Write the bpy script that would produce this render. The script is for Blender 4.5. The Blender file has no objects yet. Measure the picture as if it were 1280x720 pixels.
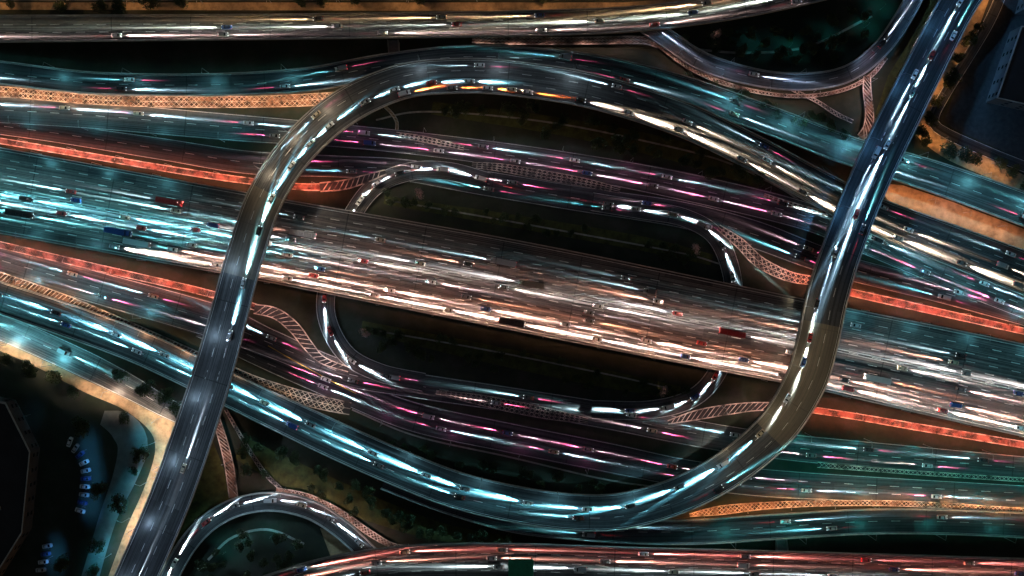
import bpy, bmesh, math, random
from mathutils import Vector, Matrix
random.seed(7)
R = math.radians
scn = bpy.context.scene
C = scn.collection
S = 0.35            # metres per photo pixel at ground level
H = 430.0           # camera height

def W(px, py, z=0.0):
    k = S * (H - z) / H
    return Vector(((px - 640) * k, (360 - py) * k, z))

# ------------------------------------------------------------------ materials
def mat(name, col=(0.5, 0.5, 0.5), rough=0.6, metal=0.0, noise=0.0, nscale=1.0, coat=0.0, hard=(.3, .72)):
    m = bpy.data.materials.new(name); m.use_nodes = True
    nt = m.node_tree; b = nt.nodes['Principled BSDF']
    b.inputs['Roughness'].default_value = rough; b.inputs['Metallic'].default_value = metal
    b.inputs['Base Color'].default_value = (*col, 1); b.inputs['Coat Weight'].default_value = coat
    if noise > 0:
        tc = nt.nodes.new('ShaderNodeTexCoord'); n = nt.nodes.new('ShaderNodeTexNoise')
        n.inputs['Scale'].default_value = nscale; n.inputs['Detail'].default_value = 6; n.inputs['Roughness'].default_value = 0.65
        nt.links.new(tc.outputs['Object'], n.inputs['Vector'])
        r = nt.nodes.new('ShaderNodeValToRGB')
        r.color_ramp.elements[0].position = hard[0]; r.color_ramp.elements[1].position = hard[1]
        r.color_ramp.elements[0].color = (*[c * (1 - noise) for c in col], 1)
        r.color_ramp.elements[1].color = (*[min(1, c * (1 + noise)) for c in col], 1)
        nt.links.new(n.outputs['Fac'], r.inputs['Fac']); nt.links.new(r.outputs['Color'], b.inputs['Base Color'])
    return m

def emis(name, col, st):
    m = bpy.data.materials.new(name); m.use_nodes = True
    b = m.node_tree.nodes['Principled BSDF']
    b.inputs['Base Color'].default_value = (0.02, 0.02, 0.02, 1)
    b.inputs['Emission Color'].default_value = (*col, 1); b.inputs['Emission Strength'].default_value = st
    m.cycles.emission_sampling = 'NONE'
    return m

def asphalt(name, dark, light, lane=3.6, rough=0.42, seed=0.0):
    """tarmac: UV.x = metres along the road, UV.y = metres across; polished wheel tracks and pale streaks coloured to echo light trails, patches"""
    m = bpy.data.materials.new(name); m.use_nodes = True
    nt = m.node_tree; b = nt.nodes['Principled BSDF']; L = nt.links.new
    uv = nt.nodes.new('ShaderNodeUVMap'); sp = nt.nodes.new('ShaderNodeSeparateXYZ'); L(uv.outputs[0], sp.inputs[0])
    def noise(sx, sy, det, off):
        mp = nt.nodes.new('ShaderNodeMapping'); mp.inputs['Scale'].default_value = (sx, sy, 1)
        mp.inputs['Location'].default_value = (off + seed, off * 1.7, 0)
        n = nt.nodes.new('ShaderNodeTexNoise'); n.inputs['Scale'].default_value = 1; n.inputs['Detail'].default_value = det
        n.inputs['Roughness'].default_value = 0.6
        L(uv.outputs[0], mp.inputs[0]); L(mp.outputs[0], n.inputs['Vector']); return n.outputs['Fac']
    def M(op, a, c=None):
        q = nt.nodes.new('ShaderNodeMath'); q.operation = op
        for i, v in enumerate((a, c)):
            if v is None: continue
            if isinstance(v, (int, float)): q.inputs[i].default_value = v
            else: L(v, q.inputs[i])
        return q.outputs[0]
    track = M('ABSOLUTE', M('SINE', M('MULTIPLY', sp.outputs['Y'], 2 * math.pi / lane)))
    s1 = noise(0.008, 2.4, 3, 3.1); s2 = noise(0.05, 0.5, 4, 9.2); s3 = noise(0.6, 0.6, 5, 1.3)  # s1: lengthwise streaks in the colour, imitating light trails
    fx = M('FLOOR', M('ADD', M('MULTIPLY', sp.outputs['X'], 1 / 21.0), seed + .3)); fy = M('FLOOR', M('ADD', M('MULTIPLY', sp.outputs['Y'], 1 / lane), .5))
    cb = nt.nodes.new('ShaderNodeCombineXYZ'); L(fx, cb.inputs[0]); L(fy, cb.inputs[1])
    wn = nt.nodes.new('ShaderNodeTexWhiteNoise'); L(cb.outputs[0], wn.inputs['Vector'])
    patch = M('MULTIPLY', M('GREATER_THAN', wn.outputs['Value'], 0.86), -0.22)
    joint = M('MULTIPLY', M('LESS_THAN', M('FRACT', M('MULTIPLY', sp.outputs['X'], 1 / 34.0)), 0.014), -0.5)
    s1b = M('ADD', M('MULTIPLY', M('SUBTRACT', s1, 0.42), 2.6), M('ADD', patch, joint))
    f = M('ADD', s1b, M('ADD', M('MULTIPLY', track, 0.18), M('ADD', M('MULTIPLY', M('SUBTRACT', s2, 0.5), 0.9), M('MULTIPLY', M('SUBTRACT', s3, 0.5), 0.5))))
    r = nt.nodes.new('ShaderNodeValToRGB')
    r.color_ramp.elements[0].position = 0.0; r.color_ramp.elements[1].position = 1.0
    r.color_ramp.elements[0].color = (*dark, 1); r.color_ramp.elements[1].color = (*light, 1)
    L(f, r.inputs['Fac']); L(r.outputs['Color'], b.inputs['Base Color'])
    rr = nt.nodes.new('ShaderNodeMapRange'); L(s1, rr.inputs['Value'])
    rr.inputs['From Min'].default_value = 0.3; rr.inputs['From Max'].default_value = 0.7
    rr.inputs['To Min'].default_value = rough - 0.15; rr.inputs['To Max'].default_value = rough + 0.2
    L(rr.outputs[0], b.inputs['Roughness'])
    return m

M_ = {}
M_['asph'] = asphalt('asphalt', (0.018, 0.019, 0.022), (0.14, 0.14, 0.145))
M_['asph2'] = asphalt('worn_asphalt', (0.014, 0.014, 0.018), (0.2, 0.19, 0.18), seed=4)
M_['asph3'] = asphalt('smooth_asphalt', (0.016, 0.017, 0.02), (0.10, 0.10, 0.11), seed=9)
M_['brown_deck'] = asphalt('brown_paving', (0.10, 0.085, 0.068), (0.20, 0.17, 0.135), seed=2)  # warm brown surface for the overpass stretches above the highway
M_['conc'] = mat('parapet_concrete', (0.42, 0.40, 0.38), 0.75, noise=0.35, nscale=0.35)
M_['pier'] = mat('pier_concrete', (0.25, 0.24, 0.23), 0.8, noise=0.3, nscale=0.5)
M_['paint'] = mat('road_paint', (0.72, 0.72, 0.70), 0.5, noise=0.35, nscale=0.6)
M_['ypaint'] = mat('yellow_paint', (0.75, 0.5, 0.06), 0.5, noise=0.3, nscale=0.6)
M_['hatch_o'] = mat('hatch_paint', (0.50, 0.42, 0.36), 0.55, noise=0.9, nscale=0.2, hard=(.36, .62))
M_['island'] = mat('island_paving', (0.15, 0.08, 0.055), 0.8, noise=0.85, nscale=0.3, hard=(.42, .6))
M_['island_red'] = mat('red_island_paving', (0.17, 0.06, 0.05), 0.85, noise=0.95, nscale=0.16, hard=(.44, .6))
M_['island_dk'] = mat('dark_island_paving', (0.03, 0.028, 0.03), 0.8, noise=0.5, nscale=0.5)
M_['sand'] = mat('sandy_ground', (0.34, 0.23, 0.13), 0.9, noise=0.55, nscale=0.25)
M_['grass'] = mat('verge_grass', (0.05, 0.055, 0.012), 0.95, noise=0.6, nscale=0.3)
M_['pave'] = mat('pale_paving', (0.3, 0.28, 0.25), 0.85, noise=0.4, nscale=0.3)
M_['plaza'] = mat('plaza_paving', (0.16, 0.17, 0.17), 0.85, noise=0.5, nscale=0.08)
M_['roof'] = mat('roof_felt', (0.02, 0.018, 0.022), 0.8, noise=0.4, nscale=0.1)
M_['wallb'] = mat('building_wall', (0.07, 0.06, 0.06), 0.8, noise=0.3, nscale=0.2)
M_['green'] = mat('green_sheet', (0.02, 0.30, 0.15), 0.5, noise=0.3, nscale=0.6)
M_['water'] = mat('pond_water', (0.004, 0.006, 0.009), 0.12)
M_['bark'] = mat('bark', (0.08, 0.055, 0.035), 0.9, noise=0.4, nscale=2)
M_['leaf_a'] = mat('leaf_dark', (0.035, 0.06, 0.022), 0.7, noise=0.6, nscale=0.9)
M_['leaf_b'] = mat('leaf_mid', (0.06, 0.085, 0.03), 0.7, noise=0.6, nscale=0.9)
M_['blossom'] = mat('blossom', (0.62, 0.42, 0.40), 0.8, noise=0.4, nscale=1.5)
M_['steel'] = mat('lamp_steel', (0.3, 0.31, 0.32), 0.45, metal=0.6, noise=0.2, nscale=2)
M_['glass'] = mat('car_glass', (0.015, 0.018, 0.022), 0.08)
M_['tyre'] = mat('tyre_rubber', (0.015, 0.015, 0.015), 0.9)
PAINTS = {'white': (0.7, 0.7, 0.7), 'silver': (0.42, 0.43, 0.45), 'grey': (0.13, 0.135, 0.14), 'black': (0.012, 0.012, 0.014),
          'red': (0.32, 0.02, 0.02), 'blue': (0.02, 0.06, 0.22), 'beige': (0.4, 0.34, 0.25)}
for k, c in PAINTS.items(): M_['car_' + k] = mat('car_paint_' + k, c, 0.35, metal=0.0, coat=0.6)
M_['head'] = emis('headlight_glass', (0.9, 0.97, 1.0), 3)
M_['tail'] = emis('taillight_glass', (1.0, 0.05, 0.07), 2.5)
M_['lens_w'] = emis('lamp_lens_warm', (1.0, 0.55, 0.25), 10)
M_['lens_c'] = emis('lamp_lens_cool', (0.5, 0.95, 1.0), 10)

# ground: dark grass and soil
def ground_mat():
    m = bpy.data.materials.new('ground_soil'); m.use_nodes = True
    nt = m.node_tree; b = nt.nodes['Principled BSDF']; b.inputs['Roughness'].default_value = 0.95
    tc = nt.nodes.new('ShaderNodeTexCoord')
    n = nt.nodes.new('ShaderNodeTexNoise'); n.inputs['Scale'].default_value = 0.05; n.inputs['Detail'].default_value = 10; n.inputs['Roughness'].default_value = 0.7
    nt.links.new(tc.outputs['Object'], n.inputs['Vector'])
    r = nt.nodes.new('ShaderNodeValToRGB'); e = r.color_ramp.elements
    e[0].position = 0.32; e[0].color = (0.010, 0.012, 0.010, 1); e[1].position = 0.7; e[1].color = (0.045, 0.04, 0.035, 1)
    k = e.new(0.5); k.color = (0.02, 0.026, 0.014, 1)
    nt.links.new(n.outputs['Fac'], r.inputs['Fac']); nt.links.new(r.outputs['Color'], b.inputs['Base Color'])
    return m
M_['ground'] = ground_mat()

# ------------------------------------------------------------------ helpers
def link(name, me, m, parent=None):
    o = bpy.data.objects.new(name, me); C.objects.link(o)
    for x in (m if isinstance(m, (list, tuple)) else [m]): me.materials.append(x)
    if parent: o.parent = parent
    return o
def from_bm(name, bm, m, parent=None):
    me = bpy.data.meshes.new(name); bm.to_mesh(me); bm.free(); return link(name, me, m, parent)
def tag(o, label=None, cat=None, group=None, kind=None):
    if label: o['label'] = label
    if cat: o['category'] = cat
    if group: o['group'] = group
    if kind: o['kind'] = kind
    return o
def empty(name, loc=(0, 0, 0), rz=0):
    o = bpy.data.objects.new(name, None); C.objects.link(o); o.location = loc; o.rotation_euler = (0, 0, rz)
    o.empty_display_size = 0.5
    return o
def add_box(bm, c, s, rot=0.0, mi=0, taper=1.0):
    v = []
    for dz in (-1, 1):
        t = taper if dz > 0 else 1.0
        for dx, dy in ((-1, -1), (1, -1), (1, 1), (-1, 1)):
            x, y = dx * s[0] / 2 * t, dy * s[1] / 2 * t
            v.append(bm.verts.new((c[0] + x * math.cos(rot) - y * math.sin(rot), c[1] + x * math.sin(rot) + y * math.cos(rot), c[2] + dz * s[2] / 2)))
    for f in ((3, 2, 1, 0), (4, 5, 6, 7), (0, 1, 5, 4), (1, 2, 6, 5), (2, 3, 7, 6), (3, 0, 4, 7)):
        fc = bm.faces.new([v[i] for i in f]); fc.material_index = mi
    return v
def add_cyl(bm, p0, p1, r0, r1, n=8, mi=0):
    p0, p1 = Vector(p0), Vector(p1); d = (p1 - p0).normalized()
    a = d.orthogonal().normalized(); b = d.cross(a)
    A = [bm.verts.new(p0 + (a * math.cos(t) + b * math.sin(t)) * r0) for t in [2 * math.pi * i / n for i in range(n)]]
    B = [bm.verts.new(p1 + (a * math.cos(t) + b * math.sin(t)) * r1) for t in [2 * math.pi * i / n for i in range(n)]]
    for i in range(n):
        f = bm.faces.new((A[i], A[(i + 1) % n], B[(i + 1) % n], B[i])); f.material_index = mi
    bm.faces.new(A[::-1]).material_index = mi; bm.faces.new(B).material_index = mi

class Path:
    """smooth centre line given as (pixel x, pixel y, width px, z)"""
    def __init__(self, pts, step=2.5):
        P = [(*W(p[0], p[1], p[3]), p[2] * S * (H - p[3]) / H) for p in pts]
        P = [Vector(p) for p in P]
        P = [2 * P[0] - P[1]] + P + [2 * P[-1] - P[-2]]
        raw = []
        for i in range(1, len(P) - 2):
            p0, p1, p2, p3 = P[i - 1:i + 3]
            n = max(4, int((p2 - p1).length / 1.5))
            for k in range(n):
                t = k / n
                raw.append(0.5 * ((2 * p1) + (p2 - p0) * t + (2 * p0 - 5 * p1 + 4 * p2 - p3) * t * t + (3 * p1 - p0 - 3 * p2 + p3) * t ** 3))
        raw.append(P[-2])
        s = [0.0]
        for a, b in zip(raw, raw[1:]): s.append(s[-1] + (b.xyz - a.xyz).length)
        self.L = s[-1]; self.step = step
        n = max(2, int(self.L / step)); self.n = n
        self.p = []; self.w = []; j = 0
        for i in range(n + 1):
            d = self.L * i / n
            while j < len(s) - 2 and s[j + 1] < d: j += 1
            t = (d - s[j]) / max(1e-6, s[j + 1] - s[j]); q = raw[j].lerp(raw[j + 1], min(1, t))
            self.p.append(q.xyz.copy()); self.w.append(q.w)
        self.t = []
        for i in range(n + 1):
            d = self.p[min(n, i + 2)] - self.p[max(0, i - 2)]; d.z = 0; self.t.append(d.normalized())
    def at(self, d):
        """position, left normal, heading, width at distance d"""
        x = max(0, min(self.n - 1e-4, d / self.L * self.n)); i = int(x); f = x - i
        p = self.p[i].lerp(self.p[i + 1], f); t = self.t[i].lerp(self.t[i + 1], f).normalized()
        return p, Vector((-t.y, t.x, 0)), t, self.w[i] * (1 - f) + self.w[i + 1] * f
    def near(self, px, py, z=0):
        q = W(px, py, z); b = min(range(self.n + 1), key=lambda i: (self.p[i] - q).xy.length); return b * self.L / self.n

def ribbon(bm, path, o0, o1, dz=0.0, s0=0.0, s1=None, frac=True, uvl=None, mi=0, step=2.5):
    """flat sheet between two offsets (frac: -1..1 of the half width, + = left of the way of travel; else metres)"""
    s1 = path.L if s1 is None else s1
    n = max(1, int((s1 - s0) / step)); prev = None
    for i in range(n + 1):
        s = s0 + (s1 - s0) * i / n; p, nn, t, w = path.at(s)
        a, b = (o0 * w / 2, o1 * w / 2) if frac else (o0, o1)
        A = bm.verts.new(p + nn * a + Vector((0, 0, dz))); B = bm.verts.new(p + nn * b + Vector((0, 0, dz)))
        if prev:
            f = bm.faces.new((prev[0], A, B, prev[1])) if a < b else bm.faces.new((prev[1], B, A, prev[0])); f.material_index = mi
            if uvl:
                m = {prev[0]: (prev[2], prev[3]), prev[1]: (prev[2], prev[4]), A: (s, a), B: (s, b)}
                for l in f.loops: l[uvl].uv = m[l.vert]
        prev = (A, B, s, a, b)

def wall(bm, path, side, off, th, h, z0=0.0, s0=0.0, s1=None):
    s1 = path.L if s1 is None else s1
    n = max(1, int((s1 - s0) / 2.5)); prev = None
    for i in range(n + 1):
        s = s0 + (s1 - s0) * i / n; p, nn, t, w = path.at(s)
        a = side * (w / 2 + off); b = side * (w / 2 + off + th)
        v = [bm.verts.new(p + nn * x + Vector((0, 0, z))) for x, z in ((a, z0), (a, z0 + h), (b, z0 + h), (b, z0))]
        if prev:
            for k in range(4):
                bm.faces.new((prev[k], v[k], v[(k + 1) % 4], prev[(k + 1) % 4]))
        prev = v

ROADS = {}
def road(key, name, label, cat, pts, m='asph', lanes=2, elevated=True, solid=(-0.93, 0.93), lines=True, parapet=True, ranges=None, dash=(4, 6), lw=0.16, sect=None, piers=True, kind=None, rail=(1, -1)):
    P = Path(pts); ROADS[key] = P
    root = empty(name, P.p[0] * 1.0)
    inv = -P.p[0]
    def put(o): o.parent = root; o.location = inv; return o
    bm = bmesh.new(); uv = bm.loops.layers.uv.new('UVMap')
    ss = [0.0, P.L]; mm = [m]
    if sect:
        ss = [0.0]; mm = []
        for e, mt in sect: ss.append(P.L if e is None else P.near(*e)); mm.append(mt)
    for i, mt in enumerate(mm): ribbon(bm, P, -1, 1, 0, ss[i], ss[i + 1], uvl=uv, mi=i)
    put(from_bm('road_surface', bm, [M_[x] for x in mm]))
    if elevated:
        bm = bmesh.new()
        n = P.n; prev = None
        for i in range(n + 1):
            p, t, w = P.p[i], P.t[i], P.w[i]; nn = Vector((-t.y, t.x, 0))
            d = min(1.4, max(0.3, p.z - 0.1))
            v = [bm.verts.new(p + nn * x + Vector((0, 0, z))) for x, z in ((-w / 2, -0.01), (w / 2, -0.01), (w / 2, -0.4 * d), (w * 0.28, -d), (-w * 0.28, -d), (-w / 2, -0.4 * d))]
            if prev:
                for k in range(6): bm.faces.new((prev[k], v[k], v[(k + 1) % 6], prev[(k + 1) % 6]))
            prev = v
        put(from_bm('deck', bm, M_['pier']))
        for sd in rail:
            bm = bmesh.new(); wall(bm, P, sd, 0.003, 0.32, 1.5, -0.5); put(from_bm('parapet', bm, M_['conc']))
        if piers:
            s = 12.0
            while s < P.L - 5:
                p, nn, t, w = P.at(s)
                if p.z > 3:
                    bm = bmesh.new(); a = math.atan2(t.y, t.x)
                    add_box(bm, (p.x, p.y, (p.z - 2.2) / 2), (1.6, w * 0.3, p.z - 2.2), a)
                    add_box(bm, (p.x, p.y, p.z - 1.83), (2.0, w * 0.7, 0.8), a)
                    put(from_bm('pier', bm, M_['pier']))
                s += 34
    if lines:
        bm = bmesh.new()
        for f in solid:
            w0 = 0.0
            n = max(1, int(P.L / 2.5)); prev = None
            for i in range(n + 1):
                p, nn, t, w = P.at(P.L * i / n); c = f * w / 2
                A = bm.verts.new(p + nn * (c - lw / 2) + Vector((0, 0, .006))); B = bm.verts.new(p + nn * (c + lw / 2) + Vector((0, 0, .006)))
                if prev: bm.faces.new((prev[0], A, B, prev[1]))
                prev = (A, B)
        for k in range(1, lanes):
            f = -0.93 + 1.86 * k / lanes; s = 2.0 + (k % 2)
            while s < P.L - dash[0]:
                c = []
                for q in (s, s + dash[0]):
                    p, nn, t, w = P.at(q)
                    c += [p + nn * (f * w / 2 - lw / 2) + Vector((0, 0, .006)), p + nn * (f * w / 2 + lw / 2) + Vector((0, 0, .006))]
                vs = [bm.verts.new(x) for x in c]; bm.faces.new((vs[0], vs[2], vs[3], vs[1])); s += sum(dash)
        put(from_bm('lane_marking', bm, M_['paint']))
    if kind: tag(root, kind=kind)
    else: tag(root, label, cat, 'carriageways of the interchange')
    return P

# ------------------------------------------------------------------ ground
bm = bmesh.new()
bmesh.ops.create_grid(bm, x_segments=2, y_segments=2, size=2500)
g = from_bm('ground', bm, M_['ground']); tag(g, kind='structure')

def sheet(name, pts, z, m, **kw):
    bm = bmesh.new(); bm.faces.new([bm.verts.new(W(x, y, z)) for x, y in pts])
    bmesh.ops.triangulate(bm, faces=bm.faces[:]); bmesh.ops.recalc_face_normals(bm, faces=bm.faces[:])
    for f in bm.faces:
        if f.normal.z < 0: f.normal_flip()
    return tag(from_bm(name, bm, M_[m]), **kw)

# ------------------------------------------------------------------ carriageways
# central ten-lane highway on its viaduct
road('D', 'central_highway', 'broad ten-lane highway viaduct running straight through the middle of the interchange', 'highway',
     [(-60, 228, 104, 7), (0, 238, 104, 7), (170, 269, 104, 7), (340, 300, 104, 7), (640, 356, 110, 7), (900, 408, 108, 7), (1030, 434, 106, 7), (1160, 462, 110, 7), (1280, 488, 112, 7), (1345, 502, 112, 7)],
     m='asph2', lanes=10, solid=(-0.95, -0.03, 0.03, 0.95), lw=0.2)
P = Path([(165, 745, 46, 9), (215, 618, 48, 12), (262, 480, 48, 15), (288, 395, 46, 15), (306, 318, 44, 15), (330, 250, 44, 15), (370, 186, 44, 15), (430, 132, 44, 14)])
road('A', 'curved_overpass', 'left curved overpass sweeping up over the highway and bending along the top', 'overpass',
     [(158, 750, 50, 9), (215, 618, 50, 12), (262, 480, 48, 15), (286, 395, 45, 15), (307, 318, 44, 15), (333, 245, 44, 15), (374, 184, 44, 14.4), (430, 135, 44, 13.6), (500, 103, 42, 12.6), (570, 95, 42, 11.6), (640, 98, 42, 10.6), (740, 114, 42, 9.2), (850, 148, 42, 7.6), (940, 190, 42, 6.4), (1010, 228, 42, 5.6), (1085, 266, 44, 5), (1180, 303, 48, 3.5), (1290, 345, 52, 2.5), (1350, 370, 52, 2)],
     m='asph', lanes=3, sect=[((205, 632, 12), 'asph3'), ((297, 348, 15), 'asph'), ((334, 243, 15), 'brown_deck'), (None, 'asph')])
road('B', 'curved_overpass', 'right curved overpass coming from the top right corner and bending along the bottom', 'overpass',
     [(1232, -40, 44, 12), (1200, 0, 44, 12), (1160, 75, 46, 13), (1115, 165, 48, 15), (1080, 240, 48, 15), (1053, 310, 48, 15), (1034, 370, 50, 15), (1021, 430, 50, 15), (1005, 480, 50, 14.4), (970, 535, 48, 13.6), (915, 583, 46, 12.7), (850, 618, 44, 11.7), (780, 638, 44, 10.6), (720, 640, 44, 9.7), (650, 631, 44, 8.7), (570, 612, 44, 7.6), (490, 581, 44, 6.8), (420, 550, 44, 6), (350, 517, 42, 5.5), (285, 486, 40, 5), (235, 462, 40, 4.5), (170, 432, 40, 4), (90, 402, 40, 3), (0, 372, 38, 2), (-60, 352, 38, 2)],
     m='asph', lanes=3, sect=[((1026, 405, 15), 'asph3'), ((962, 540, 15), 'brown_deck'), (None, 'asph')])
road('A2', 'upper_slip_road', 'slip road along the top that joins the left overpass and runs to the right edge', 'slip road',
     [(-60, 86, 28, 4), (0, 91, 28, 4), (120, 104, 26, 4.5), (260, 106, 26, 5), (380, 100, 28, 6), (470, 84, 28, 6.5), (560, 72, 26, 6.6), (640, 72, 26, 6.4), (740, 84, 30, 6), (850, 112, 34, 5.2), (960, 150, 34, 4.6), (1060, 188, 34, 4), (1170, 222, 38, 3), (1290, 265, 40, 2.4), (1350, 288, 40, 2)],
     m='asph3', lanes=2)
road('G', 'lower_slip_road', 'slip road along the bottom that joins the right overpass and runs to the right edge', 'slip road',
     [(480, 600, 22, 5.2), (560, 630, 22, 5.3), (640, 652, 24, 5.4), (720, 661, 26, 5.4), (800, 665, 28, 5.2), (880, 664, 30, 5), (960, 659, 30, 4.6), (1080, 652, 30, 4), (1180, 652, 30, 3.5), (1290, 657, 30, 3), (1350, 662, 30, 3)],
     m='asph3', lanes=2)
road('Ht', 'upper_highway', 'straight highway viaduct crossing the top edge of the picture', 'highway',
     [(-60, 36, 34, 9), (0, 36, 32, 9), (300, 34, 30, 9), (560, 31, 30, 9), (760, 26, 30, 9), (880, 14, 30, 9), (980, -4, 30, 9), (1080, -28, 30, 9)],
     m='asph2', lanes=3)
road('I', 'lower_highway', 'highway viaduct curving in along the bottom edge below the pale queue of cars', 'highway',
     [(280, 762, 40, 9), (340, 738, 40, 9), (420, 716, 42, 9), (520, 704, 44, 9), (640, 703, 46, 9), (800, 708, 46, 9), (960, 712, 46, 9), (1290, 722, 46, 9), (1350, 724, 46, 9)],
     m='asph2', lanes=4)
road('J', 'loop_ramp', 'narrow loop ramp curving round the dark garden at the top right', 'ramp',
     [(790, 18, 22, 3), (830, 46, 22, 3.5), (880, 78, 22, 4), (950, 98, 20, 4), (1010, 102, 20, 4), (1060, 92, 20, 4), (1100, 62, 20, 4), (1130, 20, 20, 4), (1150, -20, 20, 4), (1165, -60, 20, 4)],
     m='asph', lanes=2, piers=False)
road('K', 'loop_ramp', 'narrow loop ramp curving round the dark garden at the bottom left', 'ramp',
     [(195, 770, 22, 4), (215, 715, 22, 4), (245, 668, 22, 4), (285, 638, 22, 4), (335, 627, 22, 4), (385, 636, 22, 4), (425, 660, 22, 4), (458, 690, 22, 4), (490, 722, 22, 3.5)],
     m='asph', lanes=2, piers=False)
# ring ramp passing under the highway
road('Ca', 'ring_ramp', 'left end of the small oval ring ramp diving under the highway', 'ramp',
     [(610, 227, 24, 0.62), (560, 214, 24, 0.62), (510, 215, 24, 0.62), (465, 236, 24, 0.62), (432, 285, 24, 0.62), (412, 345, 24, 0.62), (408, 395, 24, 0.62), (432, 442, 24, 0.62), (475, 466, 24, 0.62), (530, 478, 24, 0.62)],
     m='asph', lanes=2, elevated=False)
road('Cb', 'ring_ramp', 'right end of the small oval ring ramp diving under the highway', 'ramp',
     [(740, 252, 24, 0.63), (800, 262, 24, 0.63), (855, 272, 24, 0.63), (895, 296, 24, 0.63), (915, 345, 24, 0.63), (915, 400, 24, 0.63), (902, 455, 24, 0.63), (870, 495, 24, 0.63), (815, 512, 24, 0.63), (740, 512, 24, 0.63)],
     m='asph', lanes=2, elevated=False)
# side roads between the overpasses and the highway
road('E1', 'side_road', '', '', [(-60, 134, 34, 0.30), (110, 144, 34, 0.30), (300, 160, 34, 0.30), (430, 170, 30, 0.30), (560, 184, 30, 0.30), (700, 204, 32, 0.30), (850, 232, 36, 0.30), (1000, 268, 36, 0.30), (1070, 296, 34, 0.30), (1180, 342, 34, 0.30), (1290, 385, 34, 0.30), (1350, 408, 34, .3)], m='asph', lanes=2, elevated=False, kind='structure')
road('E2', 'side_road', '', '', [(-60, 150, 22, 0.26), (60, 165, 24, 0.26), (200, 186, 28, 0.26), (310, 203, 30, 0.26), (420, 208, 28, 0.26), (500, 212, 28, 0.26), (600, 228, 32, 0.26), (720, 248, 32, 0.26), (850, 268, 34, 0.26), (940, 292, 36, 0.26), (1010, 318, 34, 0.26), (1070, 338, 30, 0.26), (1180, 366, 28, 0.26), (1290, 398, 24, 0.26), (1350, 415, 24, .26)], m='asph3', lanes=2, elevated=False, kind='structure')
road('F1', 'side_road', '', '', [(-60, 305, 36, 0.30), (0, 325, 38, 0.30), (130, 362, 42, 0.30), (270, 402, 44, 0.30), (340, 430, 36, 0.30), (430, 466, 32, 0.30), (520, 482, 32, 0.30), (640, 500, 32, 0.30), (760, 520, 34, 0.30), (860, 540, 34, 0.30), (960, 556, 34, 0.30), (1100, 570, 34, 0.30), (1290, 586, 30, 0.30), (1350, 590, 30, .3)], m='asph', lanes=2, elevated=False, kind='structure')
road('F2', 'side_road', '', '', [(250, 412, 20, 0.26), (330, 448, 26, 0.26), (430, 488, 34, 0.26), (520, 522, 38, 0.26), (640, 548, 38, 0.26), (760, 572, 38, 0.26), (860, 592, 36, 0.26), (960, 604, 36, 0.26), (1100, 612, 32, 0.26), (1290, 622, 30, 0.26), (1350, 626, 30, .26)], m='asph3', lanes=3, elevated=False, kind='structure')
road('T', 'frontage_road', '', '', [(-60, 385, 34, 0.2), (0, 408, 34, 0.2), (60, 434, 34, 0.2), (120, 462, 34, 0.2), (170, 488, 30, 0.2), (205, 508, 26, 0.2), (250, 530, 22, 0.2)], m='asph2', lanes=2, elevated=False, kind='structure')
road('Q', 'frontage_road', '', '', [(1290, 212, 14, 0.2), (1235, 190, 14, 0.2), (1180, 165, 14, 0.2), (1167, 150, 14, 0.2), (1180, 120, 14, 0.2), (1235, 30, 14, 0.2), (1260, -30, 14, 0.2)], m='asph3', lanes=1, elevated=False, kind='structure')

# ------------------------------------------------------------------ hatched medians
NM = [0]
def hatch(label, pts, pat, step=2.2, bw=0.28, base='island', paint='hatch_o', slant=1.0, rows=1, border=True, z=0.4):
    NM[0] += 1
    P = Path([(p[0], p[1], p[2] * (.66 if base == 'island_red' else .88), p[3] if len(p) > 3 else z) for p in pts], step=1.5)
    root = empty('hatched_median', P.p[0] * 1.0); inv = -P.p[0]
    def put(o): o.parent = root; o.location = inv; return o
    bm = bmesh.new(); ribbon(bm, P, -1, 1, 0, step=1.5)
    wall(bm, P, 1, -0.02, 0.15, 0.15, -0.16); wall(bm, P, -1, -0.02, 0.15, 0.15, -0.16)
    put(from_bm('island_base', bm, M_[base]))
    bm = bmesh.new()
    def bar(s, d, lo, hi, dz):
        q = []
        for f, sh in ((lo, -d / 2), (hi, d / 2)):
            for e in (-bw / 2, bw / 2):
                p, nn, t, w = P.at(min(P.L, max(0, s + sh + e))); q.append(bm.verts.new(p + nn * (f * w / 2) + Vector((0, 0, dz))))
        try: bm.faces.new((q[0], q[1], q[3], q[2]))
        except ValueError: pass
    s = step
    while s < P.L - step:
        w = P.at(s)[3]
        for r_ in range(rows):
            lo = -0.92 + 1.84 * r_ / rows; hi = -0.92 + 1.84 * (r_ + 1) / rows; d = slant * w / rows
            if pat == 'ladder': bar(s, d, lo, hi, .006)
            elif pat == 'lattice': bar(s, d, lo, hi, .006); bar(s, -d, lo, hi, .010)
            elif pat == 'chevron': bar(s, d, 0, .92, .006); bar(s, -d, -.92, 0, .010)
        s += step
    if border:
        for f in (-0.93, 0.93): ribbon_line(bm, P, f, bw * 1.1, .014)
        for r_ in range(1, rows): ribbon_line(bm, P, -0.92 + 1.84 * r_ / rows, bw * 0.8, .014)
    put(from_bm('hatch_marking', bm, M_[paint]))
    tag(root, label, 'hatched median', 'hatched medians between the carriageways')
    return P
def ribbon_line(bm, P, f, lw, dz):
    n = max(1, int(P.L / 1.5)); prev = None
    for i in range(n + 1):
        p, nn, t, w = P.at(P.L * i / n); c = f * w / 2
        A = bm.verts.new(p + nn * (c - lw / 2) + Vector((0, 0, dz))); B = bm.verts.new(p + nn * (c + lw / 2) + Vector((0, 0, dz)))
        if prev: bm.faces.new((prev[0], A, B, prev[1]))
        prev = (A, B)

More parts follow.
